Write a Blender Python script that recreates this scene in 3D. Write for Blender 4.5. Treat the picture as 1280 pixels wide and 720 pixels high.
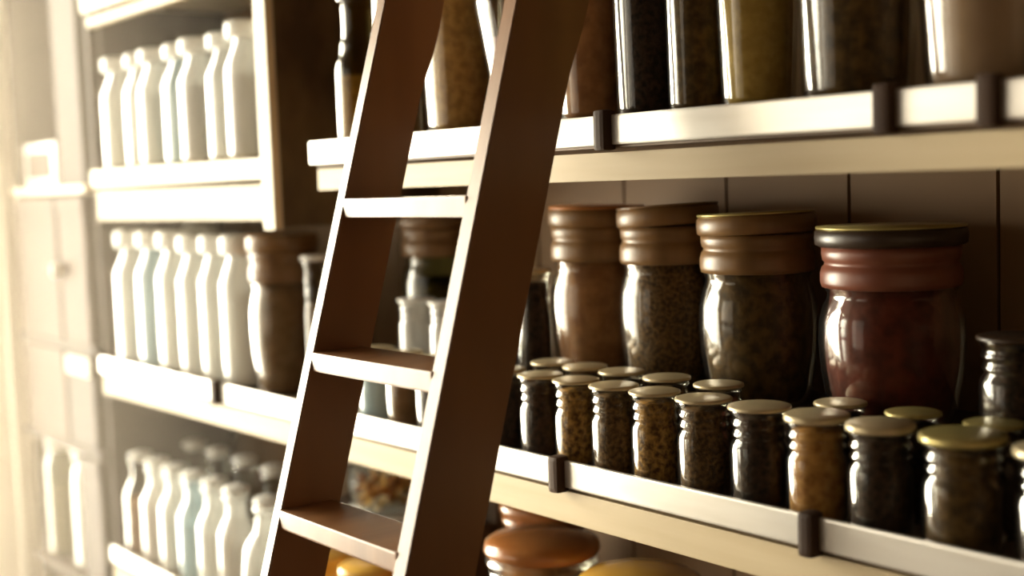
import bpy, bmesh, math, random
from mathutils import Matrix, Vector, Euler
random.seed(7)
for o in list(bpy.data.objects): bpy.data.objects.remove(o)
S = bpy.context.scene
COL = S.collection
PI = math.pi

# ------------------------------------------------------------------ camera
cam_d = bpy.data.cameras.new('camera'); cam = bpy.data.objects.new('camera', cam_d); COL.objects.link(cam)
cam.matrix_world = Matrix(((0.6270828, -0.0427777, 0.7777771, 0),
                           (0.7781723, 0.0790856, -0.6230517, 0),
                           (-0.0348582, 0.9959496, 0.0828817, 1.5), (0, 0, 0, 1)))
cam_d.sensor_width = 36; cam_d.lens = 45; cam_d.clip_start = 0.05
cam_d.dof.use_dof = True; cam_d.dof.focus_distance = 1.80; cam_d.dof.aperture_fstop = 1.45
S.camera = cam

# ------------------------------------------------------------------ daylight
W = bpy.data.worlds.new('World'); S.world = W; W.use_nodes = True
bg = W.node_tree.nodes['Background']; bg.inputs[0].default_value = (1.0, 0.885, 0.69, 1); 
_nt = W.node_tree; _g = _nt.nodes.new('ShaderNodeTexCoord'); _n = _nt.nodes.new('ShaderNodeVectorMath'); _n.operation = 'NORMALIZE'
_d = _nt.nodes.new('ShaderNodeVectorMath'); _d.operation = 'DOT_PRODUCT'; _d.inputs[1].default_value = (-0.985, -0.10, 0.13)
_m = _nt.nodes.new('ShaderNodeMath'); _m.operation = 'MAXIMUM'; _m.inputs[1].default_value = 0.0
_p = _nt.nodes.new('ShaderNodeMath'); _p.operation = 'POWER'; _p.inputs[1].default_value = 7.0
_a = _nt.nodes.new('ShaderNodeMath'); _a.operation = 'MULTIPLY_ADD'; _a.inputs[1].default_value = 56.0; _a.inputs[2].default_value = 1.6   # bright glow around the low sun, dimmer sky elsewhere
_nt.links.new(_g.outputs['Generated'], _n.inputs[0]); _nt.links.new(_n.outputs[0], _d.inputs[0]); _nt.links.new(_d.outputs['Value'], _m.inputs[0])
_nt.links.new(_m.outputs[0], _p.inputs[0]); _nt.links.new(_p.outputs[0], _a.inputs[0]); _nt.links.new(_a.outputs[0], bg.inputs[1])
WIN_X = -4.15
def portal(name, loc, rot, sx, sy):
    l = bpy.data.lights.new(name, 'AREA'); l.shape = 'RECTANGLE'; l.size = sx; l.size_y = sy
    l.cycles.is_portal = True
    o = bpy.data.objects.new(name, l); COL.objects.link(o); o.location = loc; o.rotation_euler = rot
    return o
portal('daylight_portal', (WIN_X - 0.08, -0.5, 1.42), (0, -PI / 2, 0), 2.5, 3.3)
portal('daylight_portal', (-2.75, -2.48, 1.6), (PI / 2, 0, 0), 2.3, 1.9)  # portal of the added, unseen window in the front wall
S.view_settings.view_transform = 'Standard'; S.view_settings.look = 'None'
S.view_settings.exposure = 0.0; S.view_settings.gamma = 1.0; S.view_settings.use_curve_mapping = False

# ------------------------------------------------------------------ materials
def new_mat(name):
    m = bpy.data.materials.new(name); m.use_nodes = True
    nt = m.node_tree; nt.nodes.clear()
    return m, nt, nt.nodes.new('ShaderNodeOutputMaterial')
def surf(name, c1, c2=None, rough=0.5, metal=0.0, scale=(8, 8, 8), detail=3, bump=0.0, spec=0.5, noise=1.0, coat=0.0):
    m, nt, out = new_mat(name)
    b = nt.nodes.new('ShaderNodeBsdfPrincipled'); nt.links.new(b.outputs[0], out.inputs[0])
    b.inputs['Roughness'].default_value = rough; b.inputs['Metallic'].default_value = metal
    b.inputs['Specular IOR Level'].default_value = spec; b.inputs['Coat Weight'].default_value = coat; b.inputs['Coat Roughness'].default_value = 0.25
    c2 = c2 or tuple(x * 0.8 for x in c1)
    tc = nt.nodes.new('ShaderNodeTexCoord'); mp = nt.nodes.new('ShaderNodeMapping'); mp.inputs['Scale'].default_value = scale
    nz = nt.nodes.new('ShaderNodeTexNoise'); nz.inputs['Scale'].default_value = noise; nz.inputs['Detail'].default_value = detail
    rp = nt.nodes.new('ShaderNodeValToRGB'); rp.color_ramp.elements[0].position = 0.35; rp.color_ramp.elements[1].position = 0.65
    rp.color_ramp.elements[0].color = (*c1, 1); rp.color_ramp.elements[1].color = (*c2, 1)
    nt.links.new(tc.outputs['Object'], mp.inputs[0]); nt.links.new(mp.outputs[0], nz.inputs[0])
    nt.links.new(nz.outputs[0], rp.inputs[0]); nt.links.new(rp.outputs[0], b.inputs['Base Color'])
    if bump:
        bp = nt.nodes.new('ShaderNodeBump'); bp.inputs['Strength'].default_value = bump; bp.inputs['Distance'].default_value = 0.004
        nt.links.new(nz.outputs[0], bp.inputs['Height']); nt.links.new(bp.outputs[0], b.inputs['Normal'])
    return m
def glass_mat(name, tint=(0.93, 0.96, 0.93), ior=1.45, rough=0.06, milk=0.0, milk_col=(0.85, 0.85, 0.82)):
    m, nt, out = new_mat(name)
    tr = nt.nodes.new('ShaderNodeBsdfTransparent'); tr.inputs[0].default_value = (*tint, 1)
    gl = nt.nodes.new('ShaderNodeBsdfAnisotropic'); gl.inputs['Roughness'].default_value = rough
    lw = nt.nodes.new('ShaderNodeLayerWeight'); lw.inputs[0].default_value = 0.5
    fr = nt.nodes.new('ShaderNodeMath'); fr.operation = 'POWER'; fr.inputs[1].default_value = 3.9 - 1.4 * ior
    nt.links.new(lw.outputs['Facing'], fr.inputs[0])
    mx = nt.nodes.new('ShaderNodeMixShader')
    base = tr
    if milk:
        df = nt.nodes.new('ShaderNodeBsdfDiffuse'); df.inputs[0].default_value = (*milk_col, 1)
        tl = nt.nodes.new('ShaderNodeBsdfTranslucent'); tl.inputs[0].default_value = (*milk_col, 1)
        md = nt.nodes.new('ShaderNodeMixShader'); md.inputs[0].default_value = 0.4
        nt.links.new(df.outputs[0], md.inputs[1]); nt.links.new(tl.outputs[0], md.inputs[2])
        mb = nt.nodes.new('ShaderNodeMixShader'); mb.inputs[0].default_value = milk
        nt.links.new(tr.outputs[0], mb.inputs[1]); nt.links.new(md.outputs[0], mb.inputs[2]); base = mb
    nt.links.new(fr.outputs[0], mx.inputs[0]); nt.links.new(base.outputs[0], mx.inputs[1]); nt.links.new(gl.outputs[0], mx.inputs[2])
    nt.links.new(mx.outputs[0], out.inputs[0])
    return m
def fill(name, c1, c2, scale=120, rough=0.7):
    return surf(name, c1, c2, rough=rough, scale=(1, 1, 1), noise=scale, detail=2, bump=0.6, spec=0.2)

M_GLASS = glass_mat('clear_glass')
M_THICK = glass_mat('thick_glass', (0.94, 0.93, 0.86), ior=1.75, rough=0.12)
M_MILKY = glass_mat('frosted_glass', (0.93, 0.96, 0.96), ior=1.6, rough=0.15, milk=0.78, milk_col=(0.92, 0.92, 0.88))
M_BLUE = glass_mat('pale_blue_glass', (0.75, 0.88, 0.93), ior=1.6, rough=0.12, milk=0.55, milk_col=(0.70, 0.80, 0.82))
M_LADDER = surf('reddish_brown_wood', (0.15, 0.064, 0.022), (0.21, 0.096, 0.034), rough=0.34, scale=(25, 6, 1.2), bump=0.08, coat=0.15)
M_BEAM = surf('pale_pine', (0.45, 0.345, 0.195), (0.51, 0.405, 0.245), rough=0.55, scale=(2, 30, 30), bump=0.05)
M_CREAM = surf('cream_paint', (0.76, 0.65, 0.46), (0.80, 0.70, 0.52), rough=0.5, scale=(3, 3, 3))
M_BOARD = surf('shelf_board_wood', (0.16, 0.10, 0.055), (0.22, 0.14, 0.08), rough=0.5, scale=(2, 20, 20))
M_RAIL = surf('brushed_metal_rail', (0.62, 0.58, 0.52), (0.74, 0.71, 0.66), rough=0.32, metal=0.55, scale=(3, 3, 20))
M_CLIP = surf('dark_bronze', (0.035, 0.016, 0.007), (0.05, 0.024, 0.011), rough=0.6, spec=0.15)
M_WALLB = surf('brown_wall_board', (0.24, 0.135, 0.06), (0.28, 0.165, 0.075), rough=0.6, scale=(2, 2, 6))
M_WALLD = surf('aged_brown_wood', (0.07, 0.042, 0.02), (0.22, 0.15, 0.07), rough=0.5, scale=(3, 6, 4), detail=4)
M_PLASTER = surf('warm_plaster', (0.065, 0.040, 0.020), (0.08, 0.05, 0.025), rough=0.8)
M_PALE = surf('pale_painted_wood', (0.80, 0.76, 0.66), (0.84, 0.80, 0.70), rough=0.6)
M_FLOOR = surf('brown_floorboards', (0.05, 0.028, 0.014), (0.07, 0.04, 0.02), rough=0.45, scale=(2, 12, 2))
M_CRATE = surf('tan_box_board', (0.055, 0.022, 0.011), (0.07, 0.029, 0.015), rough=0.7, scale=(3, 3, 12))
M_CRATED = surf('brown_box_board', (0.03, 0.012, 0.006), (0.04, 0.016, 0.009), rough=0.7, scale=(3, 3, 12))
M_LIDC = surf('cream_enamel_lid', (0.46, 0.37, 0.21), (0.54, 0.44, 0.27), rough=0.3, metal=0.35, scale=(12, 12, 12))
M_LIDG = surf('olive_gold_lid', (0.36, 0.30, 0.10), (0.45, 0.37, 0.14), rough=0.3, metal=0.5)
M_LIDB = surf('brown_wood_lid', (0.14, 0.072, 0.024), (0.20, 0.105, 0.036), rough=0.36, scale=(30, 4, 4))
M_LIDO = surf('orange_brown_lid', (0.55, 0.16, 0.03), (0.45, 0.20, 0.06), rough=0.35, scale=(10, 10, 10))
M_LIDD = surf('dark_brown_lid', (0.025, 0.014, 0.008), (0.04, 0.022, 0.012), rough=0.35)
M_LIDR = surf('red_brown_band', (0.15, 0.045, 0.025), (0.20, 0.065, 0.035), rough=0.35)
M_AMBER = surf('amber_glazed_lid', (0.30, 0.11, 0.03), (0.40, 0.17, 0.05), rough=0.15, coat=0.6)
M_HONEY = surf('honey_glazed_lid', (0.62, 0.33, 0.05), (0.70, 0.42, 0.08), rough=0.18, coat=0.5)
M_WHITE = surf('white_ceramic', (0.82, 0.81, 0.77), (0.86, 0.85, 0.81), rough=0.25)
M_WHITECAP = surf('white_stopper', (0.80, 0.80, 0.76), (0.86, 0.86, 0.83), rough=0.3)
M_BOXDK = surf('dark_walnut_box', (0.07, 0.04, 0.022), (0.10, 0.06, 0.035), rough=0.5)
M_LABEL = surf('paper_label', (0.80, 0.77, 0.70), (0.84, 0.81, 0.74), rough=0.8)
F_SPICE = fill('brown_spice', (0.045, 0.024, 0.009), (0.15, 0.082, 0.028), 160)
F_GOLD = fill('golden_seed', (0.08, 0.038, 0.01), (0.36, 0.20, 0.05), 130)
F_AMBER = fill('amber_spice', (0.24, 0.11, 0.025), (0.42, 0.22, 0.06), 60)
F_DARK = fill('dark_tea', (0.014, 0.008, 0.005), (0.045, 0.023, 0.013), 120)
F_MAROON = fill('maroon_preserve', (0.09, 0.015, 0.010), (0.15, 0.03, 0.018), 20)
F_RED = fill('red_chilli', (0.07, 0.014, 0.008), (0.13, 0.026, 0.014), 40)
F_OLIVE = fill('olive_herb', (0.22, 0.13, 0.04), (0.32, 0.20, 0.065), 70)
F_OLIVED = fill('dark_olive_herb', (0.045, 0.026, 0.009), (0.115, 0.066, 0.02), 60)
F_TAN = fill('tan_grain', (0.22, 0.13, 0.05), (0.32, 0.20, 0.08), 90)
F_YEL = fill('golden_grain', (0.36, 0.24, 0.06), (0.46, 0.32, 0.09), 60)
F_PINK = fill('beige_flour', (0.30, 0.205, 0.14), (0.34, 0.24, 0.17), 15)
F_RUST = fill('rust_powder', (0.20, 0.09, 0.035), (0.28, 0.14, 0.06), 40)
F_WHITE = fill('white_powder', (0.70, 0.70, 0.65), (0.78, 0.78, 0.74), 12)
F_BLUE = fill('pale_blue_salt', (0.50, 0.58, 0.60), (0.62, 0.70, 0.70), 12)
F_BROWN = fill('brown_bean', (0.16, 0.10, 0.05), (0.22, 0.14, 0.08), 40)
F_YOLK = fill('yellow_preserve', (0.62, 0.36, 0.06), (0.75, 0.50, 0.14), 25, 0.35)

# ------------------------------------------------------------------ helpers
def add_box(bm, x0, x1, y0, y1, z0, z1, bevel=0.0):
    g = bmesh.ops.create_cube(bm, size=1.0)
    for v in g['verts']:
        v.co = Vector((x0 + (v.co.x + .5) * (x1 - x0), y0 + (v.co.y + .5) * (y1 - y0), z0 + (v.co.z + .5) * (z1 - z0)))
    if bevel:
        es = list({e for v in g['verts'] for e in v.link_edges})
        bmesh.ops.bevel(bm, geom=es, offset=bevel, segments=2, affect='EDGES', profile=0.7)
def add_lathe(bm, prof, seg=40, cx=0, cy=0, cz=0):
    rings = []
    for r, z in prof:
        if r < 1e-5: rings.append([bm.verts.new((cx, cy, cz + z))])
        else: rings.append([bm.verts.new((cx + r * math.cos(2 * PI * k / seg), cy + r * math.sin(2 * PI * k / seg), cz + z)) for k in range(seg)])
    for a, b in zip(rings, rings[1:]):
        for k in range(seg):
            j = (k + 1) % seg
            if len(a) == 1 and len(b) == 1: continue
            if len(a) == 1: f = (a[0], b[k], b[j])
            elif len(b) == 1: f = (a[k], a[j], b[0])
            else: f = (a[k], a[j], b[j], b[k])
            try: bm.faces.new(f)
            except ValueError: pass
def smooth_prof(pts, n=4):
    out = []
    for i in range(len(pts) - 1):
        p0 = pts[max(i - 1, 0)]; p1 = pts[i]; p2 = pts[i + 1]; p3 = pts[min(i + 2, len(pts) - 1)]
        for k in range(n):
            t = k / n; t2 = t * t; t3 = t2 * t
            out.append(tuple(0.5 * (2 * p1[j] + (p2[j] - p0[j]) * t + (2 * p0[j] - 5 * p1[j] + 4 * p2[j] - p3[j]) * t2 + (3 * p1[j] - p0[j] - 3 * p2[j] + p3[j]) * t3) for j in (0, 1)))
    out.append(pts[-1]); return [(max(r, 0), z) for r, z in out]
def add_prism(bm, poly, x0, x1):
    """poly in (y, z), extruded along x"""
    a = [bm.verts.new((x0, y, z)) for y, z in poly]; b = [bm.verts.new((x1, y, z)) for y, z in poly]
    n = len(poly)
    bm.faces.new(a); bm.faces.new(b[::-1])
    for k in range(n): bm.faces.new((a[k], b[k], b[(k + 1) % n], a[(k + 1) % n]))
    bmesh.ops.recalc_face_normals(bm, faces=bm.faces[:])
def obj(name, bm, mat, parent=None, smooth=False, loc=None, rot=None):
    bmesh.ops.recalc_face_normals(bm, faces=bm.faces[:])
    me = bpy.data.meshes.new(name); bm.to_mesh(me); bm.free(); me.materials.append(mat)
    if smooth:
        me.polygons.foreach_set('use_smooth', [True] * len(me.polygons))
    o = bpy.data.objects.new(name, me); COL.objects.link(o)
    if parent: o.parent = parent
    if loc: o.location = loc
    if rot: o.rotation_euler = rot
    return o
def thing(name, label, cat, loc=(0, 0, 0), rot=(0, 0, 0), group=None):
    o = bpy.data.objects.new(name, None); o.empty_display_size = 0.05; COL.objects.link(o)
    o.location = loc; o.rotation_euler = rot; o['label'] = label; o['category'] = cat
    if group: o['group'] = group
    return o
def struct(name, bm, mat):
    o = obj(name, bm, mat); o['kind'] = 'structure'; return o
def box(*a, bevel=0.0):
    bm = bmesh.new(); add_box(bm, *a, bevel=bevel); return bm
def lathe(prof, seg=40):
    bm = bmesh.new(); add_lathe(bm, prof, seg); return bm

# ------------------------------------------------------------------ room
YW = 1.64                     # back wall behind the shelves
Y0 = 1.234                    # front plane of the shelving
ROOM = dict(x0=WIN_X, x1=1.2, y0=-2.4, y1=YW + 0.03, z1=2.75)
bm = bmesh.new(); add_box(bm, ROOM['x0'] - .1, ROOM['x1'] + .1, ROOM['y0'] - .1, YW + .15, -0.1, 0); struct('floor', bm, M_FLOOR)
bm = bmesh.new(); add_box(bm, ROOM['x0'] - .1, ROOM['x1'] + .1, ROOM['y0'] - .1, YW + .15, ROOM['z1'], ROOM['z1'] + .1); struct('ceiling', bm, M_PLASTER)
bm = bmesh.new(); add_box(bm, ROOM['x0'] - .1, ROOM['x1'] + .1, YW + 0.012, YW + .15, 0, ROOM['z1'])
# vertical wall boards with open seams between them
xs = [-0.963 + 0.2485 * k for k in range(-13, 9)]
for a, b in zip(xs, xs[1:]):
    add_box(bm, max(a + .003, ROOM['x0']), min(b - .003, ROOM['x1']), YW, YW + .013, 0, ROOM['z1'])
struct('wall_back', bm, M_WALLB)
vx0, vx1, vz0, vz1 = -3.9, -1.6, 0.65, 2.55
bm = bmesh.new()
add_box(bm, ROOM['x0'] - .1, vx0, ROOM['y0'] - .1, ROOM['y0'], 0, ROOM['z1']); add_box(bm, vx1, ROOM['x1'] + .1, ROOM['y0'] - .1, ROOM['y0'], 0, ROOM['z1'])
add_box(bm, vx0, vx1, ROOM['y0'] - .1, ROOM['y0'], 0, vz0); add_box(bm, vx0, vx1, ROOM['y0'] - .1, ROOM['y0'], vz1, ROOM['z1'])
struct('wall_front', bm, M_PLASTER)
bm = bmesh.new()
for x in (vx0, -3.15, -2.39, vx1 - .04): add_box(bm, x, x + .04, ROOM['y0'] - .07, ROOM['y0'] - .02, vz0, vz1)
for z in (vz0, vz1 - .04): add_box(bm, vx0, vx1, ROOM['y0'] - .07, ROOM['y0'] - .02, z, z + .04)
win2 = struct('fill_window', bm, M_PALE)  # unseen window, added to light the ladder and shelf fronts
bm = bmesh.new(); add_box(bm, ROOM['x1'], ROOM['x1'] + .1, ROOM['y0'], YW, 0, ROOM['z1']); struct('wall_right', bm, M_PLASTER)
wy0, wy1, wz0, wz1 = -2.15, 1.14, 0.15, 2.68
bm = bmesh.new()
add_box(bm, WIN_X - .1, WIN_X, ROOM['y0'], wy0, 0, ROOM['z1']); add_box(bm, WIN_X - .1, WIN_X, wy1, YW, 0, ROOM['z1'])
add_box(bm, WIN_X - .1, WIN_X, wy0, wy1, 0, wz0); add_box(bm, WIN_X - .1, WIN_X, wy0, wy1, wz1, ROOM['z1'])
struct('wall_left', bm, M_PALE)
bm = bmesh.new()
for y in (wy0, -0.65, wy1 - .04): add_box(bm, WIN_X - .07, WIN_X - .02, y, y + .04, wz0, wz1)
for z in (wz0, 1.55, wz1 - .04): add_box(bm, WIN_X - .07, WIN_X - .02, wy0, wy1, z, z + .04)
win = struct('window_1', bm, M_PALE)
m_pane = glass_mat('window_glass', (0.97, 0.98, 0.97), ior=1.3, rough=0.01)
obj('pane', box(WIN_X - .05, WIN_X - .045, wy0 + .04, wy1 - .04, wz0 + .04, wz1 - .04), m_pane, win)

# ------------------------------------------------------------------ shelving
def shelf(name, label, x0, x1, ztop_rail, rail_h, floor_dz, beam, clips, rail_mat, beam_mat, round_end=False, y1=YW):
    t = thing(name, label, 'shelf', (0, Y0, ztop_rail - floor_dz))
    zf = 0.0; zr1 = floor_dz; zr0 = floor_dz - rail_h
    obj('shelf_board', box(x0, x1, 0.008, y1 - Y0 - .002, zr0 - .004, zf, bevel=0.002), M_BOARD, t)
    bm = bmesh.new(); add_box(bm, x0 - (0.012 if round_end else 0), x1, 0, 0.008, zr0, zr1, bevel=0.003); obj('front_rail', bm, rail_mat, t)
    bz1 = beam[0] - (ztop_rail - floor_dz); bz0 = beam[1] - (ztop_rail - floor_dz)
    obj('support_beam', box(x0 + .01, x1, 0.004, 0.026, bz0, bz1, bevel=0.0015), beam_mat, t)
    for cx in clips:
        bm = bmesh.new()
        add_box(bm, cx - .011, cx + .011, -0.016, 0.010, zr0 - .008, zr1 + .007, bevel=0.007)
        obj('rail_clip', bm, M_CLIP, t)
    return t
XR = 0.35
shelf('wall_shelf', 'long upper shelf with pale metal front rail carrying the row of large tapered jars', -2.13, XR, 1.588, .042, .006,
      (1.536, 1.496), (-1.318, -0.858, -0.731, -0.25), M_RAIL, M_BEAM, True)
shelf('wall_shelf', 'long middle shelf with metal front rail carrying the small spice jars', -3.28, XR, 1.081, .041, .022,
      (1.034, 0.985), (-2.588, -1.441, -0.972, -0.45), M_RAIL, M_BEAM)
shelf('wall_shelf', 'lowest shelf, below the spice jars, carrying crocks and stoppered bottles', -3.28, XR, 0.575, .04, .015,
      (0.525, 0.48), (-2.2,), M_RAIL, M_BEAM)
# riser step at the back of the middle shelf
ZM = 1.059; ZU = 1.582; ZL = 0.56; ZR = 1.150
r = obj('shelf_riser', box(-2.30, XR, 1.397, YW - .003, ZM, ZR, bevel=0.002), M_BOXDK)
r['label'] = 'dark wooden riser step at the back of the middle shelf under the large jars'; r['category'] = 'riser'
# left bookcase hanging over the middle shelf
t = thing('wall_cabinet', 'open cream wall cabinet at the left holding the row of white bottles', 'cabinet', (-2.3, Y0, 1.42))
obj('side_panel', box(-0.020, 0.014, 0.014, .40, 0.004, 1.1, bevel=0.002), M_WALLD, t)
obj('face_strip', box(-0.026, 0.020, -0.006, .014, 0, 1.1, bevel=0.004), M_CREAM, t)
bm = bmesh.new(); add_box(bm, -0.985, -0.965, 0.05, .40, 0.02, 1.1, bevel=0.004); obj('side_panel', bm, M_CRATED, t)
for z, th in ((0.143, .02), (0.585, .02), (0.95, .02)):
    obj('shelf_board', box(-0.964, -0.022, 0.006, .395, z - th, z, bevel=0.002), M_CREAM, t)
    obj('shelf_lip', box(-0.964, -0.022, 0.0, 0.008, z - .04, z + .002, bevel=0.002), M_CREAM, t)
    obj('support_beam', box(-0.964, -0.022, 0.014, 0.034, z - .125 if z < .2 else z - .075, z - .05, bevel=0.002), M_BEAM, t)

# ------------------------------------------------------------------ ladder
t = thing('library_ladder', 'reddish brown wooden ladder leaning against the pantry shelves', 'ladder', (-1.45, 0.56, 0))
def fy(z): return 0.925 + (z - 1.283) * 0.293 - 0.56
def rail(x0, x1, d):
    z0, z1 = 0.0, 1.90
    poly = [(fy(z0), z0), (fy(z1), z1), (fy(z1) + d + .004, z1), (fy(1.735) + d + .010, 1.735), (fy(1.70) + d + .008, 1.70), (fy(1.64) + d, 1.64), (fy(z0) + d, z0)]
    bm = bmesh.new(); add_prism(bm, poly, x0, x1)
    bmesh.ops.bevel(bm, geom=bm.edges[:], offset=0.002, segments=2, affect='EDGES')
    return bm
obj('side_rail', rail(-1.288 - .028 + 1.45, -1.288 + 1.45, .115), M_LADDER, t)
obj('side_rail', rail(-1.61 - .024 + 1.45, -1.61 + 1.45, .099), M_LADDER, t)
for k in range(1, 7):
    zt = 1.484 - 0.219 * (k - 1)
    y = fy(zt - .014)
    obj('rung', box(-1.61 + 1.45 - .004, -1.316 + 1.45 + .004, y + .001, y + .088, zt - .028, zt, bevel=0.003), M_LADDER, t)

# ------------------------------------------------------------------ jar builders
def mason(name, label, x, y, z, r, h, content, lid_m, band_m, group, level=0.72, tilt=0.0, glass=None, rot=0, ring=True, cat='jar', lid_w=1.0, lid_h=.10, rim_m=None):
    """wide mouth jar: glass body with shoulder and thread rings, contents, screw band and disc lid"""
    t = thing(name, label, cat, (x, y, z), (0, 0, rot), group)
    g = glass or M_THICK
    prof = [(0, 0.002), (r * .74, 0.0), (r * .82, h * .02), (r * .89, h * .10), (r * .97, h * .27), (r, h * .42), (r * .985, h * .53), (r * .93, h * .61),
            (r * .875, h * .645), (r * .865, h * .67), (r * .90, h * .69), (r * .90, h * .82), (r * .87, h * .84), (r * .87, h * .93)]
    obj('glass_jar', lathe(prof, 48), g, t, True)
    cp = [(0, .006), (r * .68, .006), (r * .78, h * .05), (r * .81, h * .12), (r * .89, h * .27), (r * .915, h * .42), (r * .90, h * .53),
          (r * .85, h * min(level, .61)), (r * .81, h * level), (0, h * (level + .01))]
    obj('contents', lathe(cp, 40), content, t, True)
    bm = lathe([(r * .895, h * .70), (r * .945, h * .705), (r * .965, h * .73), (r * .965, h * .775), (r * .94, h * .805), (r * .91, h * .815), (r * .90, h * .83),
                (r * .93, h * .84), (r * .945, h * .87), (r * .945, h * (1 - lid_h)), (0, h * (1 - lid_h))], 48)
    obj('screw_band', bm, band_m, t, True)
    k = lid_h * h
    bm = lathe([(0, 0), (r * (lid_w - .05), 0), (r * lid_w, k * .12), (r * (lid_w + .008), k * .5), (r * lid_w, k * .85), (r * (lid_w - .04), k), (0, k)], 48)
    ld = obj('lid', bm, lid_m, t, True, (0, 0, h * (1 - lid_h)), (0, tilt, 0))
    if rim_m:
        obj('lid_disc', lathe([(0, 0), (r * (lid_w - .01), 0), (r * (lid_w - .01), .003), (0, .004)], 48), rim_m, ld, True, (0, 0, k))
    return t
def spice(name, label, x, y, z, r, h, content, lid_m, group, level=0.88, cat='jar', lid_w=1.06, tilt=(0, 0), glass=None, lt=1.0):
    """small straight glass jar with a threaded neck and a thin flat lid"""
    t = thing(name, label, cat, (x, y, z), (0, 0, 0), group)
    prof = [(0, .002), (r * .86, 0), (r * .96, h * .03), (r, h * .09), (r, h * .57), (r * .97, h * .625), (r * .87, h * .67), (r * .86, h * .69), (r * .93, h * .71), (r * .93, h * .74),
            (r * .885, h * .755), (r * .885, h * .80), (r * .95, h * .815), (r * .95, h * .845), (r * .90, h * .86), (r * .90, h * .90), (r * .97, h * .915), (r * .97, h * .965)]
    obj('glass_jar', lathe(prof, 40), glass or M_THICK, t, True)
    cp = [(0, .005), (r * .80, .005), (r * .88, h * .04), (r * .90, h * .10), (r * .90, h * .56), (r * .80, h * .655), (r * .80, h * max(.66, level)), (0, h * (max(.66, level) + .01))]
    obj('contents', lathe(cp, 32), content, t, True)
    bm = lathe([(0, 0), (r * lid_w, 0), (r * (lid_w + .015), h * .012 * lt), (r * lid_w, h * .030 * lt), (r * (lid_w - .08), h * .037 * lt), (0, h * .037 * lt)], 40)
    obj('lid', bm, lid_m, t, True, (0, 0, h * .966), (tilt[0], tilt[1], 0))
    return t
def tapered(name, label, x, y, z, rb, rt, h, content, group, level=.8, glass=None, lid_m=None, shoulder=.86, cat='jar'):
    """canister that widens upward to a rounded shoulder with a stopper lid"""
    t = thing(name, label, cat, (x, y, z), (0, 0, 0), group)
    f = lambda k: rb + (rt - rb) * k / shoulder
    prof = [(0, .002), (rb * .86, 0), (rb * .97, h * .015), (f(.05), h * .05), (f(.3), h * .3), (f(.55), h * .55), (f(.75), h * .75), (f(shoulder - .03) * 1.0, h * (shoulder - .03)),
            (rt * .93, h * (shoulder + .015)), (rt * .76, h * (shoulder + .05)), (rt * .66, h * (shoulder + .065)), (rt * .66, h * .96)]
    obj('glass_jar', lathe(prof, 48), glass or M_THICK, t, True)
    lv = level
    cp = [(0, .008), (rb * .80, .008), (f(.05) * .86, h * .05)] + [(f(k) * .88, h * k) for k in (.2, .4, .6, min(.75, lv)) if k <= lv] + [(f(lv) * .87, h * lv), (0, h * lv + .003)]
    obj('contents', lathe(cp, 40), content, t, True)
    bm = lathe([(0, h * .955), (rt * .74, h * .955), (rt * .76, h * .965), (rt * .76, h * .985), (rt * .70, h * 1.0), (0, h * 1.0)], 40)
    obj('lid', bm, lid_m or M_LIDC, t, True)
    return t
def bottle(name, label, x, y, z, r, h, group, glass, content=None, stopper='ball', tilt=(0, 0), rs=1.0, sh=.66, level=.55, cap_m=None):
    """round shouldered bottle with short neck and a ball stopper or thick cap"""
    t = thing(name, label, 'bottle', (x, y, z), (tilt[0], tilt[1], 0), group)
    nr = r * (.54 if stopper == 'ball' else .60) * rs
    pts = [(r * .88, 0), (r * .97, h * .02), (r, h * .06), (r, h * (sh - .15)), (r * .98, h * (sh - .04)), (r * .80, h * (sh + .04)), (nr * 1.12, h * (sh + .10)), (nr, h * (sh + .14)), (nr, h * .87)]
    prof = [(0, .002)] + smooth_prof(pts, 3) + [(nr * 1.2, h * .875), (nr * 1.25, h * .895), (nr * 1.05, h * .91)]
    obj('glass_body', lathe(prof, 40), glass, t, True)
    if content:
        cp = [(0, .006), (r * .80, .006), (r * .86, h * .05), (r * .86, h * min(level, sh - .08)), (0, h * min(level, sh - .08) + .002)]
        obj('contents', lathe(cp, 32), content, t, True)
    if stopper == 'ball':
        q = [(0, h * .905)] + [(nr * .85, h * .907), (nr * .85, h * .915)] + [(nr * 1.28 * math.sin(a), h * .957 - h * .043 * math.cos(a)) for a in [PI * k / 10 for k in range(2, 10)]] + [(0, h)]
    else:
        q = [(0, h * .87), (nr * 1.45, h * .87), (nr * 1.55, h * .89), (nr * 1.55, h * .975), (nr * 1.35, h * .995), (0, h)]
    obj('stopper', lathe(q, 32), cap_m or M_WHITECAP, t, True)
    return t

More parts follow.
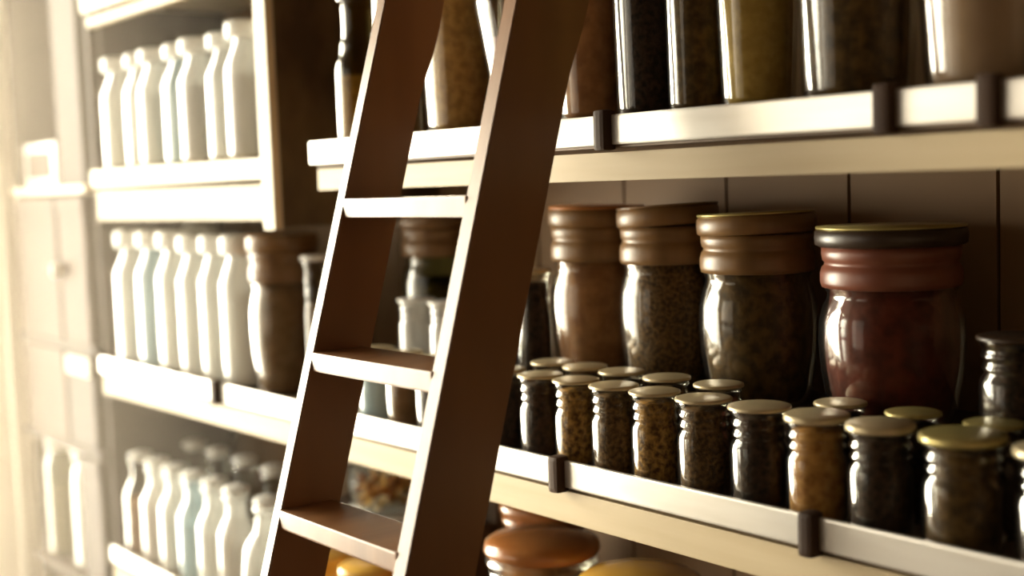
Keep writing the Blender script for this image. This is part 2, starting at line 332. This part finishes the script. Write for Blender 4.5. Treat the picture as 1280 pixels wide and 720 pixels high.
# ------------------------------------------------------------------ middle shelf: front row of spice jars
YF = Y0 + .052
g = 'small spice jars along the front of the middle shelf'
row = [(-1.541, .034, F_DARK, M_LIDC, 'small spice jar just right of the ladder, first of the clearly seen front row'),
       (-1.456, .034, F_GOLD, M_LIDC, 'small jar of coarse brown spice, front row, third left of the rail clip gap jar'),
       (-1.373, .035, F_SPICE, M_LIDC, ''), (-1.288, .035, F_GOLD, M_LIDC, ''), (-1.196, .037, F_SPICE, M_LIDC, ''),
       (-1.099, .039, F_DARK, M_LIDC, ''), (-1.006, .039, F_AMBER, M_LIDC, ''), (-0.912, .039, F_DARK, M_LIDC, ''),
       (-0.806, .046, F_OLIVED, M_LIDG, ''), (-0.690, .045, F_DARK, M_LIDC, '')]
lab = ['small spice jar with dark leaves, nearest the ladder, just left of the first rail clip',
       'small jar of coarse brown seeds just above the first rail clip right of the ladder',
       'small jar of plain brown spice, second to the right of the first rail clip',
       'small jar with bright golden seeds, fourth from the ladder below the large grain jar',
       'small jar of dark brown spice directly left of the nearly black jar',
       'small jar of almost black spice with a flat cream lid, left of the amber jar',
       'small jar of amber orange spice, directly left of the second rail clip',
       'small near-black jar with rounded cream lid, immediately right of the amber jar',
       'wide dark olive jar with dull gold lid, second from the right in front row',
       'small dark jar cut off by the right edge of the photo, front row']
for (x, r_, c, l, _), lb in zip(row, lab):
    spice('spice_jar', lb, x, YF + (r_ - .035), ZM, r_, .137 if x < -1.05 else .133, c, l, g, lt=1.0 if x < -1.05 else 1.9)
# hidden behind / seen through the ladder
lab = ['pale jar with white lid seen between the ladder rails, rightmost under the second rung',
       'small dark-filled jar with white rim between the ladder rails, second from the right rail',
       'brown jar under the second rung, between a pale blue jar and a dark jar',
       'pale blue jar between the ladder rails, closest to the left ladder rail']
for (x, c, gl), lb in zip([(-1.74, F_WHITE, M_MILKY), (-1.831, F_DARK, M_THICK), (-1.925, F_BROWN, M_THICK), (-2.02, F_BLUE, M_BLUE)], lab):
    spice('spice_jar', lb, x, YF, ZM, .035, .140, c, M_LIDC, g, glass=gl)
spice('spice_jar', 'small dark jar half hidden by the right ladder rail in the front row', -1.632, YF, ZM, .033, .137, F_DARK, M_LIDC, g)
# second row
g = 'second row of spice jars behind the front row'
Y2 = Y0 + .128
lab2 = ['lid-topped spice jar in the second row, furthest left behind the jar nearest the ladder',
        'second-row spice jar behind the coarse brown seed jar', 'second-row spice jar behind the plain brown spice jar',
        'second-row spice jar behind the golden seed jar, thin lid jutting to its right',
        'second-row spice jar behind the dark brown jar, long pale lid reaching to the right']
for x, lb in zip((-1.60, -1.52, -1.435, -1.338, -1.235), lab2):
    spice('spice_jar', lb, x, Y2, ZM, .034, .143, F_SPICE, M_LIDC, g)
for x, lb in zip((-1.035, -0.925, -0.815), ('second-row jar behind the amber jar with worn round cream lid', 'second-row jar with olive lid behind the near-black jar right of the amber one', 'second-row jar with olive lid behind the wide dark olive jar')):
    spice('spice_jar', lb, x, Y2 + .015, ZM - 0, .0325, .137, F_DARK, M_LIDC if x < -1 else M_LIDG, g)
# white knob on the worn lid
# riser row, small jars
g = 'small jars standing on the riser among the large jars'
YS = 1.432
spice('spice_jar', 'small glass jar with white rim behind the ladder, left of two on the riser', -2.10, YS + .005, ZR, .036, .125, F_OLIVED, M_WHITE, g, glass=M_MILKY)
spice('spice_jar', 'small glass jar with white rim behind the ladder, right of two on the riser', -1.995, YS + .005, ZR, .036, .125, F_OLIVED, M_WHITE, g, glass=M_MILKY)
spice('spice_jar', 'taller narrow jar with cream lid beside the right ladder rail, behind two small jars', -1.955, YS + .07, ZR, .032, .225, F_TAN, M_LIDC, g)
spice('spice_jar', 'slim brown jar squeezed between the right ladder rail and the first large jar', -1.728, YS, ZR, .031, .195, F_DARK, M_LIDC, g)
spice('spice_jar', 'small black jar with pale rim at the right edge, behind the front row', -0.822, YS + .015, ZR, .047, .142, F_DARK, M_LIDD, g)
spice('spice_jar', 'small black jar cut off at the right edge beside the other small black jar', -0.705, YS + .01, ZR, .044, .135, F_DARK, M_LIDD, g)
spice('spice_jar', 'small pale jar just left of the ladder showing glints, on the middle shelf', -2.36, YS - .065, ZM, .034, .30, F_BROWN, M_WHITE, g, level=.5)

# large jars on the riser
g = 'large wide-mouth jars standing on the riser'
YL = Y0 + .265
mason('mason_jar', 'large jar of rust-coloured powder with orange-topped lid, first large jar right of ladder', -1.632, YL, ZR, .083, .300, F_RUST, M_LIDB, M_LIDB, g, tilt=.02, rim_m=M_LIDO)
mason('mason_jar', 'large jar of brown grain with thick tilted brown lid, second right of the ladder', -1.460, YL, ZR, .083, .300, F_SPICE, M_LIDB, M_LIDB, g, tilt=-.06, rim_m=M_LIDB)
mason('mason_jar', 'large dark herb jar with olive-gold rimmed lid, third right of the ladder', -1.276, YL, ZR, .089, .288, F_OLIVED, M_LIDB, M_LIDB, g, tilt=-.03, rim_m=M_LIDG)
mason('mason_jar', 'large jar of dark red chilli with black lid, biggest and rightmost of the large jars', -1.040, YL, ZR, .098, .270, F_RED, M_LIDD, M_LIDR, g, tilt=.0, lid_w=1.03, lid_h=.09, rim_m=M_LIDG)
mason('mason_jar', 'large pale green glass jar with brown contents seen through the ladder below its top rung', -2.16, YL + .050, ZR, .088, .290, F_OLIVED, M_LIDB, M_LIDB, g, level=.45, glass=glass_mat('green_glass', (0.66, 0.72, 0.50), ior=1.7, rough=.1))

# ------------------------------------------------------------------ upper shelf
g = 'tapered storage jars on the upper shelf'
YU = Y0 + .082
ups = [(-1.762, .062, .074, .36, F_OLIVE, .9, 'olive-brown filled jar between the ladder rails with a wide bright left edge'),
       (-1.600, .048, .083, .245, F_MAROON, .70, 'maroon filled jar with curved white shoulder, left of the right ladder rail'),
       (-1.432, .050, .062, .34, F_RUST, .9, 'rust brown jar directly right of the ladder on the upper shelf'),
       (-1.315, .044, .051, .34, F_DARK, .9, 'nearly black tapered jar just right of the first upper rail clip'),
       (-1.218, .041, .046, .34, F_OLIVED, .9, 'narrow olive-brown tapered jar between the black jar and the golden jar'),
       (-1.112, .047, .058, .33, F_YEL, .9, 'golden grain tapered jar on the upper shelf'),
       (-0.962, .066, .077, .33, F_OLIVED, .9, 'wide dark olive jar with liquid sheen, left of the beige flour jar'),
       (-0.796, .062, .080, .33, F_PINK, .9, 'wide beige flour jar near the right end of the upper shelf'),
       (-0.615, .066, .080, .33, F_PINK, .9, 'pale jar cut off by the top right corner of the photo')]
for x, rb, rt, h, c, lv, lb in ups:
    tapered('storage_jar', lb, x, YU + max(0, rt - .07), ZU, rb, rt, h, c, g, level=lv * .85)
g = 'olive oil decanters on the upper shelf left of the ladder'
M_OG = glass_mat('olive_glass', (0.80, 0.72, 0.42), ior=1.55, rough=.1)
bottle('decanter', 'olive glass decanter with stopper at the left end of the upper shelf', -2.075, YU, ZU, .050, .30, g, M_OG, F_OLIVE, 'ball', sh=.52, rs=1.3, level=.42, cap_m=M_OG)
bottle('decanter', 'second glass decanter partly behind the left ladder rail', -1.965, YU, ZU, .050, .31, g, M_THICK, F_TAN, 'ball', sh=.52, rs=1.3, level=.42, cap_m=M_OG)

# ------------------------------------------------------------------ left cabinet bottles
g = 'white capped bottles in the left wall cabinet'
names = ['leftmost of the eight white bottles in the left wall cabinet, brownish side', 'white bottle second from the left in the left wall cabinet', 'white bottle third from the left in the left wall cabinet',
         'white bottle fourth from the left in the left wall cabinet', 'white bottle fifth from the left in the left wall cabinet', 'white bottle sixth from the left in the left wall cabinet',
         'white bottle seventh from the left in the left wall cabinet', 'white bottle next to the cream side panel, rightmost in the left wall cabinet']
for k, n in enumerate(names):
    x = -3.205 + k * (3.205 - 2.39) / 7
    bottle('apothecary_bottle', n, x, Y0 + .075 + (k % 2) * .012, 1.564, .053, .286 + .012 * (k in (6, 7)), g, M_MILKY if k not in (3,) else M_BLUE,
           F_WHITE if k not in (4, 6, 7) else F_BROWN, 'cap', sh=.71, level=.62)
g = 'white bottles on the left end of the middle shelf'
names = ['leftmost big round-shouldered white bottle on the middle shelf', 'white bottle with pale blue tint, second from the left on the middle shelf', 'white bottle third from the left on the middle shelf',
         'white bottle fourth from the left on the middle shelf', 'white bottle fifth from the left on the middle shelf', 'white bottle touching the brown lidded jar on the middle shelf']
for (x, r_, gl), n in zip([(-3.20, .064, M_MILKY), (-3.07, .060, M_BLUE), (-2.95, .058, M_MILKY), (-2.835, .056, M_MILKY), (-2.725, .053, M_MILKY), (-2.618, .053, M_MILKY)], names):
    bottle('apothecary_bottle', n, x, Y0 + .09, ZM, r_, .352 if x < -2.9 else .345, g, gl, F_WHITE if gl is M_MILKY else F_BLUE, 'cap', sh=.73, level=.64)
bottle('apothecary_bottle', 'white bottle at the back of the middle shelf behind the leftmost bottles', -3.10, Y0 + .22, ZM, .05, .36, g, M_MILKY, F_WHITE, 'cap')
mason('mason_jar', 'brown lidded jar at the right end of the white bottles, left of the ladder', -2.475, Y0 + .115, ZM, .078, .345, F_BROWN, M_LIDB, M_LIDB, 'brown storage jars left of the ladder', glass=M_THICK)

# bottom left bottles
g = 'ball-stoppered bottles on the lowest shelf at the left'
names = ['leftmost narrow brown-bodied bottle on the lowest shelf', 'second stoppered bottle from the left on the lowest shelf, orange-brown base', 'third stoppered bottle from the left on the lowest shelf',
         'fourth stoppered bottle from the left on the lowest shelf with pale blue tint', 'fifth stoppered bottle from the left on the lowest shelf', 'sixth stoppered bottle from the left on the lowest shelf']
for k, (x, c, gl) in enumerate([(-3.22, F_RUST, M_GLASS), (-3.11, F_RUST, M_MILKY), (-3.00, F_WHITE, M_MILKY), (-2.89, F_BLUE, M_BLUE), (-2.78, F_WHITE, M_MILKY), (-2.67, F_TAN, M_MILKY)]):
    bottle('stoppered_bottle', names[k], x, Y0 + .07, ZL, .046, .268, g, gl, c, 'ball', sh=.62, level=.52)
bottle('stoppered_bottle', 'glass bottle tilted to the right beside the ladder on the lowest shelf', -2.57, Y0 + .07, ZL + .012, .046, .26, g, M_MILKY, F_WHITE, 'ball', sh=.56, tilt=(0, .22), level=.4)
bottle('stoppered_bottle', 'second tilted glass bottle, half hidden by the left ladder rail', -2.455, Y0 + .07, ZL + .012, .046, .25, g, M_MILKY, F_TAN, 'ball', sh=.56, tilt=(0, .22), level=.4)
for k, (x, n) in enumerate([(-3.17, 'leftmost of the back row stoppered bottles, lowest shelf'), (-3.03, 'second of the back row stoppered bottles, lowest shelf'),
                            (-2.88, 'third of the back row stoppered bottles, lowest shelf'), (-2.73, 'rightmost of the back row stoppered bottles, lowest shelf')]):
    bottle('stoppered_bottle', n, x, Y0 + .20, ZL, .045, .285, g, M_GLASS, F_BROWN, 'ball', sh=.56, level=.4, cap_m=M_WHITECAP)

# ------------------------------------------------------------------ lowest shelf right of ladder
g = 'big glazed crocks on the lowest shelf'
def crock(label, x, y, r_, h, lid, body):
    t = thing('storage_crock', label, 'crock', (x, y, ZL), (0, 0, 0), g)
    obj('crock_body', lathe([(0, 0)] + smooth_prof([(r_ * .8, 0), (r_ * .97, h * .08), (r_, h * .4), (r_ * .98, h * .62), (r_ * .86, h * .72), (r_ * .84, h * .76)], 3) + [(r_ * .93, h * .78), (r_ * .94, h * .81), (r_ * .86, h * .82), (0, h * .82)], 48), body, t, True)
    obj('collar', lathe([(r_ * .85, h * .815), (r_ * .97, h * .83), (r_ * .99, h * .86), (r_ * .93, h * .885), (0, h * .885)], 48), body, t, True)
    l = obj('lid', lathe([(0, h * .885), (r_ * .98, h * .887), (r_ * 1.02, h * .91), (r_ * .99, h * .945), (r_ * .85, h * .97), (r_ * .45, h * .99), (0, h)], 48), lid, t, True)
    return t
crock('amber brown glazed lidded crock below the middle shelf, just right of the ladder', -1.640, Y0 + .125, .098, .352, M_AMBER, M_THICK)
c = bpy.data.objects['storage_crock']
obj('contents', lathe([(0, .01), (.08, .01), (.088, .15), (.085, .22), (.0, .23)], 32), F_RUST, c, True)
crock('honey yellow topped crock at the bottom edge, right of the amber brown one', -1.405, Y0 + .125, .098, .336, M_HONEY, M_AMBER)
crock('dark brown knob-topped crock behind the right ladder rail on the lowest shelf', -1.80, Y0 + .27, .088, .395, M_LIDD, M_AMBER)
g = 'yellow preserve jars under the third ladder rung'
for x, n in ((-2.30, 'left of two bright yellow preserve jars under the third ladder rung'), (-2.155, 'right of two bright yellow preserve jars under the third ladder rung')):
    mason('preserve_jar', n, x, Y0 + .10, ZL, .062, .185, F_YOLK, M_HONEY, M_HONEY, g)
b = obj('wooden_box', box(-2.56, -2.10, 1.402, 1.610, ZL, 0.785, bevel=.004), M_BOXDK)
b['label'] = 'dark wooden box on the lowest shelf under the bowl of dried flowers'; b['category'] = 'box'
t = thing('glass_bowl', 'clear glass bowl of dried orange and gold petals seen between ladder rungs', 'bowl', (-2.33, 1.505, .786))
obj('rim_plate', lathe([(0, 0), (.098, 0), (.105, .006), (.102, .010), (.0, .006)], 40), M_WHITE, t, True)
obj('bowl_glass', lathe([(0, .010), (.075, .010), (.090, .035), (.095, .08), (.092, .115), (.097, .12)], 40), M_GLASS, t, True)
b = obj('shade_board', box(-2.70, -2.10, 1.618, 1.636, ZL, 0.965, bevel=.003), M_BOXDK)  # dark sheet added to imitate the dark background behind the bowl
b['label'] = 'dark backing board added to darken the lit wall behind the glass bowl'; b['category'] = 'board'
pm = [fill('dried_petal_gold', (.72, .42, .12), (.85, .58, .22), 30), fill('dried_petal_rust', (.30, .12, .04), (.42, .18, .06), 30), fill('dried_petal_cream', (.65, .52, .32), (.72, .6, .4), 30)]
for j in range(3):
    bm = bmesh.new()
    for k in range(60):
        a = random.uniform(0, 2 * PI); rr = .074 * math.sqrt(random.random()); hz = random.uniform(.022, .125 - .6 * rr)
        L = random.uniform(.013, .026); wd = L * .45
        mtx = Matrix.Translation((rr * math.cos(a), rr * math.sin(a), hz)) @ Euler((random.uniform(-1, 1), random.uniform(-1, 1), random.uniform(0, 6.3))).to_matrix().to_4x4()
        vs = [bm.verts.new(mtx @ Vector(p)) for p in ((-L, 0, 0), (0, -wd, .003), (L, 0, .006), (0, wd, .003), (0, 0, -.003))]
        for f in ((0, 1, 4), (1, 2, 4), (2, 3, 4), (3, 0, 4), (0, 3, 1), (1, 3, 2)): bm.faces.new([vs[q] for q in f])
    o = obj('dried_petals', bm, pm[j], t); o['kind'] = 'stuff'

# ------------------------------------------------------------------ stacked boxes by the window
def carton(label, x0, x1, y0, z0, z1, mat, tag_=None, pull=None, depth=.34, name='storage_box'):
    t = thing(name, label, 'box', ((x0 + x1) / 2, y0, z0)); w = (x1 - x0) / 2; h = z1 - z0
    obj('box_body', box(-w, w, 0, depth, 0, h - .03, bevel=.004), mat, t)
    obj('lid', box(-w - .004, w + .004, -.004, depth + .004, h - .045, h - .001, bevel=.004), mat, t)
    if tag_: obj('label_card', box(tag_[0] - w, tag_[1] - w, -.007, -.003, tag_[2], tag_[3], bevel=.001), M_LABEL, t)
    if pull: obj('pull_handle', lathe([(0, -.02), (.014, -.018), (.018, 0), (.014, .018), (0, .02)], 24), M_WHITE, t, True, (pull[0] - w, -.015, pull[1]))
    return t
def side_rack():
    t = thing('side_rack', 'tall open wooden rack of stacked boxes at the left end by the window', 'rack', (-3.6, Y0, 0))
    for x in (-0.335, .285):
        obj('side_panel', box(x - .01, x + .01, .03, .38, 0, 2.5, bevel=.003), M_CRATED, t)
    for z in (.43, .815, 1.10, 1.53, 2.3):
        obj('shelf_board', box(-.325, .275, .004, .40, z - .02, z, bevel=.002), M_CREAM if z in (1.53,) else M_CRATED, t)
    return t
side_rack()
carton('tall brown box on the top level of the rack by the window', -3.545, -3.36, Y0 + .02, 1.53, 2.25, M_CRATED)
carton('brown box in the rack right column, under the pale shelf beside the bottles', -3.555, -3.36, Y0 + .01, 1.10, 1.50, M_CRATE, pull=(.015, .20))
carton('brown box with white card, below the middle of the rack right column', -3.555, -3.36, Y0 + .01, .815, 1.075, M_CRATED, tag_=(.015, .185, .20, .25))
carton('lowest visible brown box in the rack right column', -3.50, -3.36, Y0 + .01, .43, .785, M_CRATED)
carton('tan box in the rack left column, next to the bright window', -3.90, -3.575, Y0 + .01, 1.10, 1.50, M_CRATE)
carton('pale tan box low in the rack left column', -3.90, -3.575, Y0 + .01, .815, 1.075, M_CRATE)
t = thing('picture_frame', 'small pale square frame standing on the pale shelf by the window', 'frame', (-3.73, Y0 + .03, 1.531))
obj('frame', box(-.13, .13, 0, .02, 0, .125, bevel=.004), M_WHITE, t); obj('backing', box(-.10, .10, -.002, .001, .025, .10), M_CRATE, t)
bottle('green_bottle', 'olive green bottle at the bottom left corner of the rack', -3.80, Y0 + .07, .431, .055, .37, 'bottles in the rack', glass_mat('bottle_green', (.45, .50, .20), milk=.3, milk_col=(.35, .36, .16)), F_OLIVE, 'cap', sh=.80)
bottle('white_bottle', 'tall white bottle beside the olive green bottle in the rack', -3.60, Y0 + .07, .431, .048, .36, 'bottles in the rack', M_MILKY, F_WHITE, 'cap', sh=.80)
cu = thing('window_curtain', 'pale floor-length curtain hanging at the window beside the rack', 'curtain', (-4.02, 1.15, 0))
bm = bmesh.new()
n = 60
vs = []
for zz in (0.02, 2.62):
    vs.append([bm.verts.new((0.012 * math.sin(k * 1.3) + .03 , .09 - .0 + .0 + .30 * k / n - .02, zz)) for k in range(n + 1)])
for k in range(n): bm.faces.new((vs[0][k], vs[0][k + 1], vs[1][k + 1], vs[1][k]))
c_ = obj('curtain_cloth', bm, surf('pale_linen', (.80, .76, .66), (.84, .80, .70), rough=.9), cu, True)
md = c_.modifiers.new('thickness', 'SOLIDIFY'); md.thickness = .004
obj('curtain_rod', box(0.02, 0.04, -.3, .42, 2.62, 2.64), M_CLIP, cu)

# ------------------------------------------------------------------ added haze box imitating lens glow near the window
m, nt, out = new_mat('glow_haze')
vs_ = nt.nodes.new('ShaderNodeVolumeScatter'); vs_.inputs['Density'].default_value = 0.12; vs_.inputs['Anisotropy'].default_value = 0.5
vs_.inputs['Color'].default_value = (1.0, 0.85, 0.69, 1); nt.links.new(vs_.outputs[0], out.inputs['Volume'])
bm = bmesh.new(); add_box(bm, WIN_X + .002, -2.48, ROOM['y0'] + .002, YW - .002, .002, ROOM['z1'] - .002)
hz = obj('haze', bm, m); hz['kind'] = 'structure'
